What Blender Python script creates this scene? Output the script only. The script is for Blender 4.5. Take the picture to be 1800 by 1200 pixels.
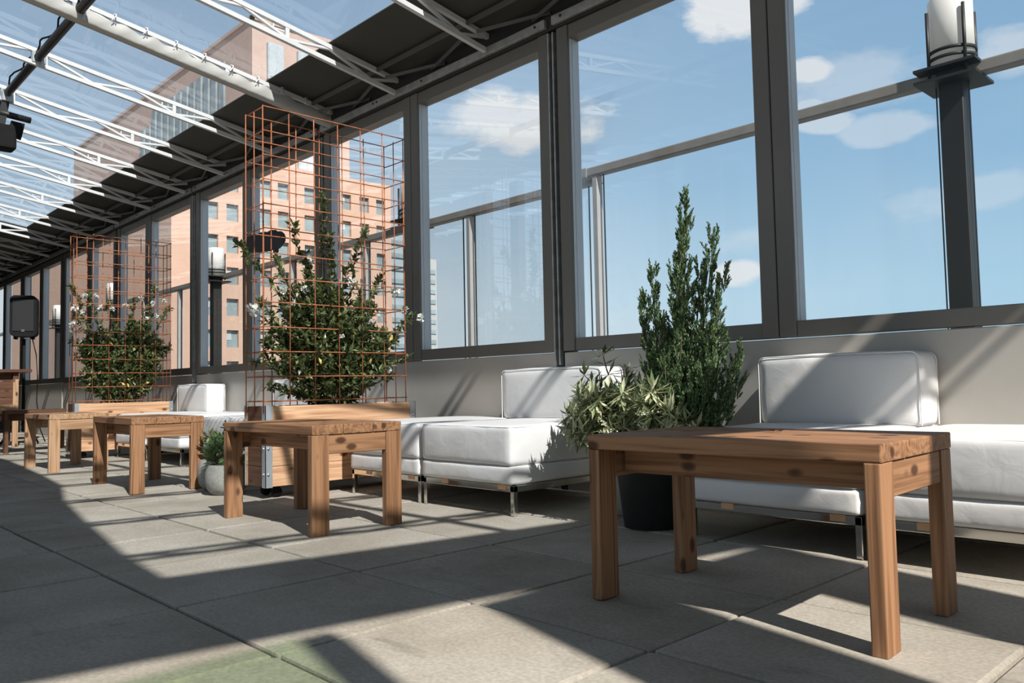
import bpy, bmesh, math, random
from mathutils import Vector, Matrix, noise
for o in list(bpy.data.objects): bpy.data.objects.remove(o)
sc = bpy.context.scene
COL = sc.collection
S = 0.61            # one floor paver, in metres: the scene is laid out in paver units
PI = math.pi
rnd = random.Random(7)

# ------------------------------------------------------------------ camera
yaw, pit, rol = -0.76161, 0.05600, -0.02030
cam_pos = Vector((2.9065, -2.5017, 0.999))
def cam_axes():
    cy, sy, cp, sp = math.cos(yaw), math.sin(yaw), math.cos(pit), math.sin(pit)
    f = Vector((cp*cy, cp*sy, sp)); r = Vector((sy, -cy, 0)); u = r.cross(f)
    cr, sr = math.cos(rol), math.sin(rol)
    r2 = cr*r + sr*u; u2 = -sr*r + cr*u
    g = lambda v: Vector((-v.x, -v.y, v.z))
    return g(r2), g(u2), g(f)
cr_, cu_, cf_ = cam_axes()
cd = bpy.data.cameras.new('camera'); cam = bpy.data.objects.new('camera', cd); COL.objects.link(cam)
m = Matrix((cr_, cu_, -cf_)).transposed().to_4x4(); m.translation = cam_pos*S
cam.matrix_world = m
cd.sensor_fit = 'HORIZONTAL'; cd.sensor_width = 36.0; cd.lens = 1424.87/1800*36; cd.clip_start = .02; cd.clip_end = 600
sc.camera = cam
sc.view_settings.view_transform = 'Standard'; sc.view_settings.look = 'None'
sc.view_settings.gamma = 1; sc.view_settings.use_curve_mapping = False
sc.view_settings.exposure = 0.0
sc.cycles.transparent_max_bounces = 24; sc.cycles.max_bounces = 8; sc.cycles.diffuse_bounces = 4

# ------------------------------------------------------------------ sky
W = bpy.data.worlds.new('sky'); sc.world = W; W.use_nodes = True
nt = W.node_tree; nt.nodes.clear()
def nd(t, typ, **kw):
    n = t.nodes.new(typ)
    for k, v in kw.items():
        if k in ('operation', 'blend_type', 'data_type', 'noise_dimensions', 'feature', 'distance', 'wave_type', 'bands_direction', 'attribute_name', 'interpolation_type', 'wave_profile', 'attribute_type'): setattr(n, k, v)
        else: n.inputs[int(k[1:]) if k[0] == 'i' and k[1:].isdigit() else k].default_value = v
    return n
def mth(t, op, a, b=None, c=None, clamp=False):
    n = t.nodes.new('ShaderNodeMath'); n.operation = op; n.use_clamp = clamp
    for i, x in enumerate((a, b, c)):
        if x is None: continue
        if isinstance(x, (int, float)): n.inputs[i].default_value = x
        else: t.links.new(x, n.inputs[i])
    return n.outputs[0]
def ramp(t, fac, stops):
    n = t.nodes.new('ShaderNodeValToRGB'); e = n.color_ramp.elements
    while len(e) < len(stops): e.new(.5)
    for i, (p, c) in enumerate(stops):
        e[i].position = p; e[i].color = (*c, 1) if len(c) == 3 else c
    t.links.new(fac, n.inputs[0]); return n.outputs[0]
def mixc(t, fac, a, b, bt='MIX'):
    n = t.nodes.new('ShaderNodeMix'); n.data_type = 'RGBA'; n.blend_type = bt
    for i, x in ((0, fac), (6, a), (7, b)):
        if isinstance(x, (int, float)): n.inputs[i].default_value = x
        elif isinstance(x, tuple): n.inputs[i].default_value = (*x, 1) if len(x) == 3 else x
        else: t.links.new(x, n.inputs[i])
    return n.outputs[2]
tc = nt.nodes.new('ShaderNodeTexCoord')
sep = nt.nodes.new('ShaderNodeSeparateXYZ'); nt.links.new(tc.outputs['Generated'], sep.inputs[0])
zz = mth(nt, 'MAXIMUM', sep.outputs[2], -.2)
base = ramp(nt, mth(nt, 'MULTIPLY_ADD', zz, 1/1.2, .2/1.2, clamp=True),
            [(0, (.40, .37, .325)), (.16, (.46, .45, .42)), (.17, (.76, .83, .86)), (.25, (.70, .80, .86)), (.36, (.46, .61, .75)), (.52, (.33, .47, .64)), (.75, (.19, .24, .33)), (1, (.17, .20, .26))])
# more saturated blue towards the east end (azimuth term)
azd = nt.nodes.new('ShaderNodeVectorMath'); azd.operation = 'DOT_PRODUCT'; nt.links.new(tc.outputs['Generated'], azd.inputs[0]); azd.inputs[1].default_value = (-.1, .98, 0)
az = mth(nt, 'MULTIPLY_ADD', azd.outputs['Value'], 3.0, -2.0, clamp=True)   # deepest blue a quarter turn away from the sun
base = mixc(nt, mth(nt, 'MULTIPLY', az, 1.0), base, mixc(nt, 1.0, base, (.56, .78, .92), 'MULTIPLY'))
mp = nt.nodes.new('ShaderNodeMapping'); nt.links.new(tc.outputs['Generated'], mp.inputs[0]); mp.inputs['Scale'].default_value = (1, 1, 2.2)
ns = nd(nt, 'ShaderNodeTexNoise', Scale=9.0, Detail=7, Roughness=.58); nt.links.new(mp.outputs[0], ns.inputs['Vector'])
ns2 = nd(nt, 'ShaderNodeTexNoise', Scale=2.2, Detail=4, Roughness=.5); nt.links.new(mp.outputs[0], ns2.inputs['Vector'])
thin = mth(nt, 'MULTIPLY', ramp(nt, ns2.outputs[0], [(.5, (0, 0, 0)), (.78, (1, 1, 1))]), .55)
def cdir(px, py):
    x, y = (px-900)/1424.87, (py-600)/1424.87
    return (cr_*x - cu_*y + cf_).normalized()
cloud = None
for px, py, rx, rz, amp in ((860, 205, 110, 46, 1), (950, 215, 95, 56, 1), (1030, 225, 48, 42, 1), (1290, 5, 72, 62, 1), (1365, 0, 50, 32, .9), (1425, 125, 38, 20, .85), (1425, 185, 24, 12, .5), (1450, 215, 42, 17, .6),
                            (1560, 225, 60, 26, .45), (1302, 478, 42, 23, 1), (1680, 345, 110, 34, .35), (1530, 135, 140, 45, .35), (1785, 80, 60, 36, .5), (1310, 425, 80, 24, .3), (785, 525, 40, 40, .25), (1120, 560, 90, 30, .2)):
    d = cdir(px, py)
    rx /= 1424.87; rz /= 1424.87; side = Vector((-d.y, d.x, 0)).normalized(); up = d.cross(side)*-1
    def dot(v):
        n = nt.nodes.new('ShaderNodeVectorMath'); n.operation = 'DOT_PRODUCT'; nt.links.new(tc.outputs['Generated'], n.inputs[0]); n.inputs[1].default_value = v; return n.outputs['Value']
    a = mth(nt, 'MULTIPLY', dot(side), 1/rx); b = mth(nt, 'MULTIPLY', dot(up), 1/rz)
    r2 = mth(nt, 'ADD', mth(nt, 'MULTIPLY', a, a), mth(nt, 'MULTIPLY', b, b))
    r2 = mth(nt, 'ADD', r2, mth(nt, 'MULTIPLY', mth(nt, 'LESS_THAN', dot(d), 0.3), 100))
    v = mth(nt, 'MULTIPLY', mth(nt, 'MULTIPLY', mth(nt, 'SUBTRACT', 1.15, mth(nt, 'ADD', r2, mth(nt, 'MULTIPLY_ADD', ns.outputs[0], -4.4, 2.2))), 1.3, clamp=True), amp)
    cloud = v if cloud is None else mth(nt, 'MAXIMUM', cloud, v)
cl = mth(nt, 'MAXIMUM', mth(nt, 'MULTIPLY', cloud, .96), mth(nt, 'MULTIPLY', thin, .32))
skyc = mixc(nt, cl, base, (.80, .82, .84))
bg = nt.nodes.new('ShaderNodeBackground'); nt.links.new(skyc, bg.inputs[0]); bg.inputs[1].default_value = 1.0
wo = nt.nodes.new('ShaderNodeOutputWorld'); nt.links.new(bg.outputs[0], wo.inputs[0])

# ------------------------------------------------------------------ sun
sl = bpy.data.lights.new('sun', 'SUN'); sl.energy = 8.2; sl.angle = math.radians(.6); sl.color = (1, .955, .89)
so = bpy.data.objects.new('sun', sl); COL.objects.link(so)
so.rotation_euler = Vector((-1.0, .25, -1.0)).to_track_quat('-Z', 'Y').to_euler()
so.location = (6, -3, 8)

# ------------------------------------------------------------------ materials
def new_mat(name):
    m = bpy.data.materials.new(name); m.use_nodes = True; t = m.node_tree; t.nodes.clear()
    out = t.nodes.new('ShaderNodeOutputMaterial'); p = t.nodes.new('ShaderNodeBsdfPrincipled')
    t.links.new(p.outputs[0], out.inputs[0]); return m, t, p, out
def setc(t, sock, x):
    if isinstance(x, tuple): sock.default_value = (*x, 1)
    else: t.links.new(x, sock)
def objco(t, scale=(1, 1, 1), rand=True):
    c = t.nodes.new('ShaderNodeTexCoord'); mp = t.nodes.new('ShaderNodeMapping'); mp.inputs['Scale'].default_value = scale
    v = c.outputs['Object']
    if rand:
        oi = t.nodes.new('ShaderNodeObjectInfo'); a = t.nodes.new('ShaderNodeVectorMath'); a.operation = 'SCALE'
        a.inputs[0].default_value = (37, 53, 71); t.links.new(oi.outputs['Random'], a.inputs['Scale'])
        b = t.nodes.new('ShaderNodeVectorMath'); b.operation = 'ADD'; t.links.new(v, b.inputs[0]); t.links.new(a.outputs[0], b.inputs[1]); v = b.outputs[0]
    t.links.new(v, mp.inputs[0]); return mp.outputs[0]
def bump(t, p, h, strength=.3, dist=.005):
    b = t.nodes.new('ShaderNodeBump'); b.inputs['Strength'].default_value = strength; b.inputs['Distance'].default_value = dist
    t.links.new(h, b.inputs['Height']); t.links.new(b.outputs[0], p.inputs['Normal'])
def plain(name, col, rough=.6, metal=0, var=.12, nscale=6, bs=0.0, spec=.5):
    m, t, p, _ = new_mat(name)
    v = objco(t)
    n = nd(t, 'ShaderNodeTexNoise', Scale=nscale, Detail=5, Roughness=.6); t.links.new(v, n.inputs['Vector'])
    c = ramp(t, n.outputs[0], [(.3, tuple(x*(1-var) for x in col)), (.7, tuple(min(1, x*(1+var)) for x in col))])
    setc(t, p.inputs['Base Color'], c); p.inputs['Roughness'].default_value = rough; p.inputs['Metallic'].default_value = metal
    p.inputs['Specular IOR Level'].default_value = spec
    if bs: bump(t, p, n.outputs[0], bs)
    return m
def wood(name, axis, light, dark, knot=(.055, .022, .010), rough=.6):
    m, t, p, _ = new_mat(name)
    sc_ = [80, 80, 80]; sc_[axis] = 2.2
    v = objco(t, tuple(sc_))
    n = nd(t, 'ShaderNodeTexNoise', Scale=1.0, Detail=4, Roughness=.6); t.links.new(v, n.inputs['Vector'])
    s2 = [9, 9, 9]; s2[axis] = .55
    v2 = objco(t, tuple(s2)); w = nd(t, 'ShaderNodeTexNoise', Scale=1.0, Detail=2); t.links.new(v2, w.inputs['Vector'])
    rings = mth(t, 'SINE', mth(t, 'MULTIPLY', w.outputs[0], 58))
    g = mth(t, 'ADD', mth(t, 'MULTIPLY', n.outputs[0], .7), mth(t, 'MULTIPLY_ADD', rings, .065, .15))
    c = ramp(t, g, [(.37, dark), (.56, light), (.80, tuple(x*1.12 for x in light))])
    s3 = [17, 17, 17]; s3[axis] = 9
    v3 = objco(t, tuple(s3)); vo = nd(t, 'ShaderNodeTexVoronoi', Scale=1.0); t.links.new(v3, vo.inputs['Vector'])
    sepc = t.nodes.new('ShaderNodeSeparateColor'); t.links.new(vo.outputs['Color'], sepc.inputs[0])
    rare = mth(t, 'GREATER_THAN', sepc.outputs[0], .52)
    k = mth(t, 'MULTIPLY', rare, ramp(t, vo.outputs['Distance'], [(.17, (1, 1, 1)), (.30, (0, 0, 0))]))
    ww = nd(t, 'ShaderNodeTexNoise', Scale=2.2, Detail=2); t.links.new(objco(t), ww.inputs['Vector'])
    c = mixc(t, mth(t, 'MULTIPLY', ww.outputs[0], .45), c, tuple(x*.72 for x in light))
    c = mixc(t, mth(t, 'MULTIPLY', k, .92), c, knot)
    setc(t, p.inputs['Base Color'], c); p.inputs['Roughness'].default_value = rough; p.inputs['Specular IOR Level'].default_value = .3
    bump(t, p, g, .15, .002)
    return m
def woodset(nm, light, dark, **k): return [wood('%s_%s' % (nm, a), i, light, dark, **k) for i, a in enumerate('xyz')]
TW = woodset('stained_fir', (.33, .17, .085), (.15, .068, .03))
TL = woodset('light_fir', (.44, .27, .155), (.26, .14, .07))
CW = woodset('cedar', (.62, .38, .225), (.38, .19, .095), knot=(.10, .035, .014))
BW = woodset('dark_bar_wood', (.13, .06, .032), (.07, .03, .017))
M = {}
M['steel'] = plain('galvanised_steel', (.42, .45, .47), .42, .6, .1, 9)
M['bolt'] = plain('zinc_bolt', (.7, .7, .72), .3, .9, .05)
M['frame'] = plain('window_frame_grey', (.125, .115, .10), .42, .0, .06, 3)
M['clad'] = plain('cladding_grey', (.36, .335, .30), .40, .0, .06, 2.2, 0, .6)
M['reveal'] = plain('window_seal_aluminium', (.50, .53, .56), .4, .2, .04)
M['barrod'] = plain('dull_steel_bar', (.12, .12, .115), .5, .3)
M['bar'] = plain('header_strip_aluminium', (.34, .34, .33), .45, .5, .25, 14)
M['dark'] = plain('dark_grey_metal', (.022, .022, .021), .6, 0, .1)
M['gap'] = plain('black_gasket', (.012, .012, .013), .7)
M['truss'] = plain('white_painted_steel', (.58, .58, .57), .45, 0, .05, 7)
M['canopy'] = plain('dark_canvas', (.052, .050, .042), .85, 0, .12, 1.5)
M['sheet'] = plain('pale_vinyl_sheet', (.40, .39, .36), .55, 0, .05, 3, .1)
M['tube'] = plain('black_steel_tube', (.05, .05, .055), .35, .6, .2)
M['tie'] = plain('white_cable_tie', (.8, .8, .8), .4)
M['black'] = plain('black_plastic', (.010, .010, .010), .8, 0, .1, 6, 0, .15)
M['grille'] = plain('speaker_grille', (.010, .010, .011), .8, 0, .2, 80)
M['chrome'] = plain('chrome', (.72, .70, .66), .12, 1.0, .03)
M['blocks'] = plain('spacer_wood', (.62, .36, .2), .6)
M['rust'] = plain('rusty_wire', (.36, .12, .048), .75, .2, .35, 18)
M['soil'] = plain('dark_soil', (.04, .028, .02), .9, 0, .4, 30, .6)
M['chip'] = plain('bark_chips', (.45, .22, .14), .8, 0, .4, 20)
M['blackpot'] = plain('black_pot', (.022, .023, .022), .55, 0, .1)
M['palepot'] = plain('pale_grey_pot', (.30, .32, .28), .6, 0, .12)
M['rail'] = plain('grey_rail', (.25, .24, .225), .5, .2, .12, 9)
M['post'] = plain('pale_post', (.34, .34, .335), .45, .2, .08)
M['lampmetal'] = plain('dark_lamp_metal', (.018, .019, .018), .5, .3)
M['tower'] = plain('pink_brick', (.48, .345, .285), .85, 0, .06, 1.2)
M['annex'] = plain('orange_brick', (.50, .335, .255), .85, 0, .05, .8)
M['farglass'] = plain('blue_grey_glass', (.22, .275, .29), .25, 0, .25, .6)
M['farwhite'] = plain('white_bay_panel', (.42, .46, .48), .5)
M['glasstower'] = plain('pale_blue_tower', (.30, .37, .41), .6, 0, .2, .3)
M['beige'] = plain('beige_tower', (.44, .45, .44), .8, 0, .08, .5)
M['bark'] = plain('bark', (.10, .075, .05), .9, 0, .3, 20)
M['petal'] = plain('white_petal', (.58, .58, .53), .6, 0, .05)
M['yellow'] = plain('yellow_leaf', (.62, .45, .13), .6)
M['cloth'] = plain('black_cloth', (.03, .03, .035), .8, 0, .3)
M['logo'] = plain('grey_print', (.12, .12, .12), .6)
M['slab'] = plain('grout', (.11, .105, .095), .95)
M['tar'] = plain('terrace', (.3, .3, .29), .9)
M['wallplain'] = plain('dark_wall', (.07, .07, .068), .8)

def concrete(name, c1, c2, c3, sc_=1.3):
    m, t, p, _ = new_mat(name)
    v = objco(t, rand=True)
    a = nd(t, 'ShaderNodeTexNoise', Scale=sc_, Detail=6, Roughness=.62); t.links.new(v, a.inputs['Vector'])
    b = nd(t, 'ShaderNodeTexNoise', Scale=90, Detail=3); t.links.new(v, b.inputs['Vector'])
    c = ramp(t, a.outputs[0], [(.3, c1), (.52, c2), (.72, c3)])
    c = mixc(t, .22, c, ramp(t, b.outputs[0], [(.35, (.25, .24, .22)), (.65, (.8, .78, .72))]), 'OVERLAY')
    v2 = nd(t, 'ShaderNodeTexNoise', Scale=3.6, Detail=7, Roughness=.7, Distortion=.6)
    mp = t.nodes.new('ShaderNodeMapping'); mp.inputs['Scale'].default_value = (.5, 1.2, 1); mp.inputs['Location'].default_value = (5, 2, 0); t.links.new(v, mp.inputs[0]); t.links.new(mp.outputs[0], v2.inputs['Vector'])
    st = ramp(t, v2.outputs[0], [(.60, (0, 0, 0)), (.72, (1, 1, 1))])
    c = mixc(t, mth(t, 'MULTIPLY', st, .55), c, tuple(x*.5 for x in c1))
    setc(t, p.inputs['Base Color'], c); p.inputs['Roughness'].default_value = .82; p.inputs['Specular IOR Level'].default_value = .25
    bump(t, p, mth(t, 'ADD', mth(t, 'MULTIPLY', a.outputs[0], 2), b.outputs[0]), .25, .002)
    return m
M['paver'] = concrete('concrete_paver', (.225, .200, .163), (.305, .278, .236), (.37, .342, .302), 1.7)
M['potc'] = concrete('concrete_pot', (.18, .18, .165), (.23, .23, .21), (.28, .28, .26), 6)

def vinyl():
    m, t, p, _ = new_mat('white_vinyl')
    v = objco(t)
    a = nd(t, 'ShaderNodeTexNoise', Scale=5, Detail=4, Roughness=.5); t.links.new(v, a.inputs['Vector'])
    setc(t, p.inputs['Base Color'], ramp(t, a.outputs[0], [(.3, (.63, .615, .60)), (.7, (.68, .665, .65))]))
    p.inputs['Roughness'].default_value = .42; p.inputs['Specular IOR Level'].default_value = .4
    b = nd(t, 'ShaderNodeTexNoise', Scale=11, Detail=3, Roughness=.5, Distortion=.5); t.links.new(v, b.inputs['Vector'])
    bump(t, p, b.outputs[0], .22, .012)
    return m
M['vinyl'] = vinyl()
def seethru(name, tint, refl, rough=0.0, haze=0.0):
    m = bpy.data.materials.new(name); m.use_nodes = True; t = m.node_tree; t.nodes.clear()
    out = t.nodes.new('ShaderNodeOutputMaterial'); tr = t.nodes.new('ShaderNodeBsdfTransparent'); tr.inputs[0].default_value = (*tint, 1)
    gl = t.nodes.new('ShaderNodeBsdfGlossy'); gl.inputs['Roughness'].default_value = rough; gl.inputs[0].default_value = (.9, .95, 1, 1)
    lw = t.nodes.new('ShaderNodeLayerWeight'); lw.inputs[0].default_value = .32
    f = mth(t, 'MULTIPLY', lw.outputs['Fresnel'], refl, clamp=True)
    if rough > 0:
        n = nd(t, 'ShaderNodeTexNoise', Scale=2.5, Detail=2); t.links.new(objco(t), n.inputs['Vector'])
        b = t.nodes.new('ShaderNodeBump'); b.inputs['Strength'].default_value = .05; b.inputs['Distance'].default_value = .012
        t.links.new(n.outputs[0], b.inputs['Height']); t.links.new(b.outputs[0], gl.inputs['Normal'])
    mx = t.nodes.new('ShaderNodeMixShader'); t.links.new(f, mx.inputs[0]); t.links.new(tr.outputs[0], mx.inputs[1]); t.links.new(gl.outputs[0], mx.inputs[2])
    last = mx.outputs[0]
    if haze:
        df = t.nodes.new('ShaderNodeBsdfTranslucent'); df.inputs[0].default_value = (.8, .85, .9, 1)
        m2 = t.nodes.new('ShaderNodeMixShader'); m2.inputs[0].default_value = haze; t.links.new(last, m2.inputs[1]); t.links.new(df.outputs[0], m2.inputs[2]); last = m2.outputs[0]
    t.links.new(last, out.inputs[0]); return m
M['glass'] = seethru('window_glass', (.99, .995, .995), .15)
M['rglass'] = seethru('railing_glass', (.975, .988, .995), .2)
M['tint'] = seethru('green_tinted_glass', (.80, .90, .78), .2)
M['film'] = seethru('clear_roof_film', (.80, .84, .88), .8, .015, .02)
def lampshade():
    m, t, p, _ = new_mat('frosted_lamp_glass')
    p.inputs['Base Color'].default_value = (.80, .80, .78, 1); p.inputs['Roughness'].default_value = .4
    p.inputs['Subsurface Weight'].default_value = 0
    tl = t.nodes.new('ShaderNodeBsdfTranslucent'); tl.inputs[0].default_value = (.75, .76, .75, 1)
    mx = t.nodes.new('ShaderNodeMixShader'); mx.inputs[0].default_value = .35
    t.links.new(p.outputs[0], mx.inputs[1]); t.links.new(tl.outputs[0], mx.inputs[2]); t.links.new(mx.outputs[0], _.inputs[0]); return m
M['shade'] = lampshade()
def leafmat(name, c1, c2, c3, rough=.45, tr=.25):
    m, t, p, out = new_mat(name)
    g = t.nodes.new('ShaderNodeNewGeometry')
    c = ramp(t, g.outputs['Random Per Island'], [(0, c1), (.5, c2), (1, c3)])
    setc(t, p.inputs['Base Color'], c); p.inputs['Roughness'].default_value = rough; p.inputs['Specular IOR Level'].default_value = .4
    tl = t.nodes.new('ShaderNodeBsdfTranslucent'); t.links.new(c, tl.inputs[0])
    mx = t.nodes.new('ShaderNodeMixShader'); mx.inputs[0].default_value = tr
    t.links.new(p.outputs[0], mx.inputs[1]); t.links.new(tl.outputs[0], mx.inputs[2]); t.links.new(mx.outputs[0], out.inputs[0]); return m
M['leaf'] = leafmat('camellia_leaf', (.035, .060, .022), (.095, .125, .045), (.26, .29, .12), .35)
M['juniper'] = leafmat('juniper_scale', (.035, .078, .038), (.095, .16, .065), (.26, .32, .13), .7, .15)
M['varieg'] = leafmat('variegated_leaf', (.10, .15, .06), (.38, .41, .21), (.72, .69, .46))
M['oleaf'] = leafmat('long_green_leaf', (.045, .07, .03), (.11, .14, .06), (.24, .27, .14))
M['pine'] = leafmat('pine_needles', (.07, .14, .05), (.12, .21, .08), (.2, .3, .13), .6)
M['raceme'] = plain('cream_flower_buds', (.72, .70, .46), .7, 0, .1)

# ------------------------------------------------------------------ mesh helpers (paver units, scaled by S on build)
class MB:
    def __init__(s): s.v = []; s.f = []; s.mi = []; s.smooth = []
    def add(s, vs, fs, mi=0, sm=False):
        b = len(s.v); s.v += [tuple(v) for v in vs]
        for f in fs: s.f.append(tuple(b+i for i in f)); s.mi.append(mi); s.smooth.append(sm)
    def box(s, x0, x1, y0, y1, z0, z1, mi=0):
        s.add([(x, y, z) for z in (z0, z1) for y in (y0, y1) for x in (x0, x1)],
              [(0, 2, 3, 1), (4, 5, 7, 6), (0, 1, 5, 4), (2, 6, 7, 3), (0, 4, 6, 2), (1, 3, 7, 5)], mi)
        return s
    def obox(s, p0, p1, w, h, up=(0, 0, 1), mi=0):
        p0, p1 = Vector(p0), Vector(p1); d = (p1-p0).normalized(); upv = Vector(up)
        a = d.cross(upv)
        if a.length < 1e-4: a = d.cross(Vector((1, 0, 0)))
        a.normalize(); b = a.cross(d).normalized()
        vs = [p + a*sx*w/2 + b*sy*h/2 for p in (p0, p1) for sx, sy in ((-1, -1), (1, -1), (1, 1), (-1, 1))]
        s.add(vs, [(0, 1, 2, 3), (7, 6, 5, 4), (0, 4, 5, 1), (1, 5, 6, 2), (2, 6, 7, 3), (3, 7, 4, 0)], mi); return s
    def tube(s, pts, r, n=6, cap=True, mi=0, sm=True):
        pts = [Vector(p) for p in pts]; vs = []; fs = []
        rr = r if isinstance(r, (list, tuple)) else [r]*len(pts)
        for i, p in enumerate(pts):
            d = (pts[min(i+1, len(pts)-1)]-pts[max(i-1, 0)]).normalized()
            a = d.cross(Vector((0, 0, 1)))
            if a.length < .05: a = d.cross(Vector((1, 0, 0)))
            a.normalize(); b = a.cross(d)
            for k in range(n): vs.append(p + (a*math.cos(2*PI*k/n)+b*math.sin(2*PI*k/n))*rr[i])
        for i in range(len(pts)-1):
            for k in range(n): fs.append((i*n+k, i*n+(k+1) % n, (i+1)*n+(k+1) % n, (i+1)*n+k))
        if cap: fs.append(tuple(range(n))[::-1]); fs.append(tuple((len(pts)-1)*n+k for k in range(n)))
        s.add(vs, fs, mi, sm); return s
    def lathe(s, prof, n=32, mi=0, cx=0, cy=0, cap=False):
        vs = [(cx+r*math.cos(2*PI*k/n), cy+r*math.sin(2*PI*k/n), z) for r, z in prof for k in range(n)]
        fs = [(i*n+k, i*n+(k+1) % n, (i+1)*n+(k+1) % n, (i+1)*n+k) for i in range(len(prof)-1) for k in range(n)]
        if cap: fs += [tuple(range(n))[::-1], tuple((len(prof)-1)*n+k for k in range(n))]
        s.add(vs, fs, mi, True); return s
    def mesh(s, name, mats, bev=0, seg=2, recalc=False):
        me = bpy.data.meshes.new(name); me.from_pydata([(a*S, b*S, c*S) for a, b, c in s.v], [], s.f)
        for mt in (mats if isinstance(mats, (list, tuple)) else [mats]): me.materials.append(mt)
        me.polygons.foreach_set('material_index', s.mi); me.polygons.foreach_set('use_smooth', s.smooth)
        if bev or recalc:
            bm = bmesh.new(); bm.from_mesh(me)
            if recalc: bmesh.ops.recalc_face_normals(bm, faces=bm.faces)
            if bev:
                r = bmesh.ops.bevel(bm, geom=[e for e in bm.edges if len(e.link_faces) == 2 and e.calc_face_angle(0) > .5], offset=bev*S, segments=seg, affect='EDGES', profile=.6)
            bm.to_mesh(me); bm.free()
        me.update(); return me
def link(name, me, parent=None, loc=(0, 0, 0), rz=0, **props):
    o = bpy.data.objects.new(name, me); COL.objects.link(o)
    o.location = Vector(loc)*S; o.rotation_euler = (0, 0, rz)
    if parent: o.parent = parent
    for k, v in props.items(): o[k] = v
    return o
def part(name, mb, mat, parent, bev=0, seg=2, loc=(0, 0, 0), recalc=False, **props):
    return link(name, mb.mesh(name, mat, bev, seg, recalc), parent, loc, **props)
def thing(name, label, cat, loc=(0, 0, 0), rz=0, group=None):
    o = link(name, None, None, loc, rz); o['label'] = label; o['category'] = cat
    if group: o['group'] = group
    return o
def struct(name, parent=None, loc=(0, 0, 0)):
    o = link(name, None, parent, loc); o['kind'] = 'structure'; return o
def copy_tree(o, parent=None):
    c = o.copy(); COL.objects.link(c)
    if parent: c.parent = parent
    for ch in list(o.children): copy_tree(ch, c)
    return c

# ================================================================== STRUCTURE
# ---- floor: pavers
floor = link('floor', MB().box(-33, 7.2, -15.0, 3.27, -.4, -.075).mesh('floor', M['slab']), None); floor['kind'] = 'structure'
pm = []
for k in range(5):
    r = random.Random(k); mb = MB(); mb.box(.010, .990, .010, .990, -.075, 0)
    me = mb.mesh('paver', M['paver'], .014, 2)
    for v in me.vertices: v.co.z += r.uniform(-.0015, .0015) if v.co.z > -.01 else 0
    pm.append(me)
for i in range(-14, 6):
    for j in range(-4, 4):
        y1 = 1 if j < 3 else .27
        if j == 3:
            me = MB().box(.010, .990, .010, .255, -.075, 0).mesh('paver', M['paver'], .014, 2) if i == -14 else me3
            me3 = me
        else: me = pm[rnd.randrange(5)]
        o = link('paver', me, floor, (i, j, rnd.uniform(-.004, .003)))
mb = MB()
for i in range(-33, -14):
    for j in range(-4, 4): mb.box(i+.012, i+.988, j+.012, min(j+.988, 3.26), -.075, rnd.uniform(-.004, .003))
for i in range(-33, 6):
    for j in range(-15, -4): mb.box(i+.012, i+.988, j+.012, j+.988, -.075, 0)  # unseen sunlit paving, extended outward to bounce light onto the sofas
part('far_pavers', mb, M['paver'], floor, kind='stuff')
# terrace outside the windows
ter = link('terrace_outside', MB().box(-40, 8, 3.6, 5.1, -.4, -.02).mesh('terrace_outside', M['tar']), None); ter['kind'] = 'structure'

# ---- right wall
wall = struct('wall_right')
gaps = [6.2, 1.95, -2.47, -6.87, -11.2, -15.3, -19.25, -23.25, -27.5, -32]
muls = [4.05, -.17, -4.83, -9.18, -13.47, -17.17, -21.27, -25.4, -29.7]
SEAM, WB, WT, HT = 1.335, 1.455, 4.385, 4.52
YF, YG, YB = 3.27, 3.33, 3.42
for k in range(9):
    xr, xl, xm = gaps[k]-.055, gaps[k+1]+.055, muls[k]
    part('cladding_panel', MB().box(xl, xr, YF, 3.36, 0, SEAM-.012), M['clad'], wall, .006, 1)
    w = struct('window_%d' % (k+1)); fr = M['frame']
    for a, b in ((xl, xl+.145), (xr-.145, xr)):
        part('stile', MB().box(a, b, YF-.015, YB, SEAM, HT), fr, w, .006, 1)
    part('mullion', MB().box(xm-.142, xm-.004, YF-.012, YB, SEAM, HT), fr, w, .006, 1)
    part('mullion', MB().box(xm+.004, xm+.142, YF-.012, YB, SEAM, HT), fr, w, .006, 1)
    for a, b in ((xl+.145, xm-.142), (xm+.142, xr-.145)):
        part('bottom_rail', MB().box(a, b, YF, YB, SEAM, WB), fr, w, .004, 1)
        part('top_rail', MB().box(a, b, YF, YB, WT, HT), fr, w, .004, 1)
        part('pane', MB().box(a, b, YG, YG+.008, WB, WT), M['glass'], w)
        mb = MB().box(a, a+.010, YG-.012, YG+.03, WB, WT); mb.box(b-.008, b, YG-.012, YG+.03, WB, WT)
        part('edge_seal', mb, M['reveal'], w)
        part('lit_reveal_lining', MB().box(a, a+.006, YF+.012, YB-.004, WB, WT), M['reveal'], w)  # pale aluminium lining, painted in so the sun-facing reveal looks lit
    # galvanised strip above
    st = part('header_strip', MB().box(xl-.01, xr+.01, YF-.075, YF-.03, 4.545, 4.635), M['bar'], wall, .006, 1)
    mb = MB()
    for x in (xl+.12, xl+1.3, xl+1.38, xl+2.3, xr-.12): mb.tube([(x, YF-.082, 4.595), (x, YF-.07, 4.595)], .014, 8)
    part('bolt', mb, M['gap'], wall, kind='stuff')
    part('gap_post', MB().box(gaps[k]-.055 if k else 6.1, gaps[k]+.055, YF+.03, YB+.05, 0, 4.6), M['gap'], wall)
    if k < 4:
        part('gap_channel', MB().box(gaps[k+1]+.0, gaps[k+1]+.018, YF-.02, YF+.05, 1.2, 4.5).box(gaps[k+1]-.052, gaps[k+1]-.035, YF-.03, YF+.05, 1.2, 4.5), M['bar'], wall)
mb = MB().box(-33, 6.2, YF-.03, YB, HT, 5.02); part('header', mb, M['dark'], wall)

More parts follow.
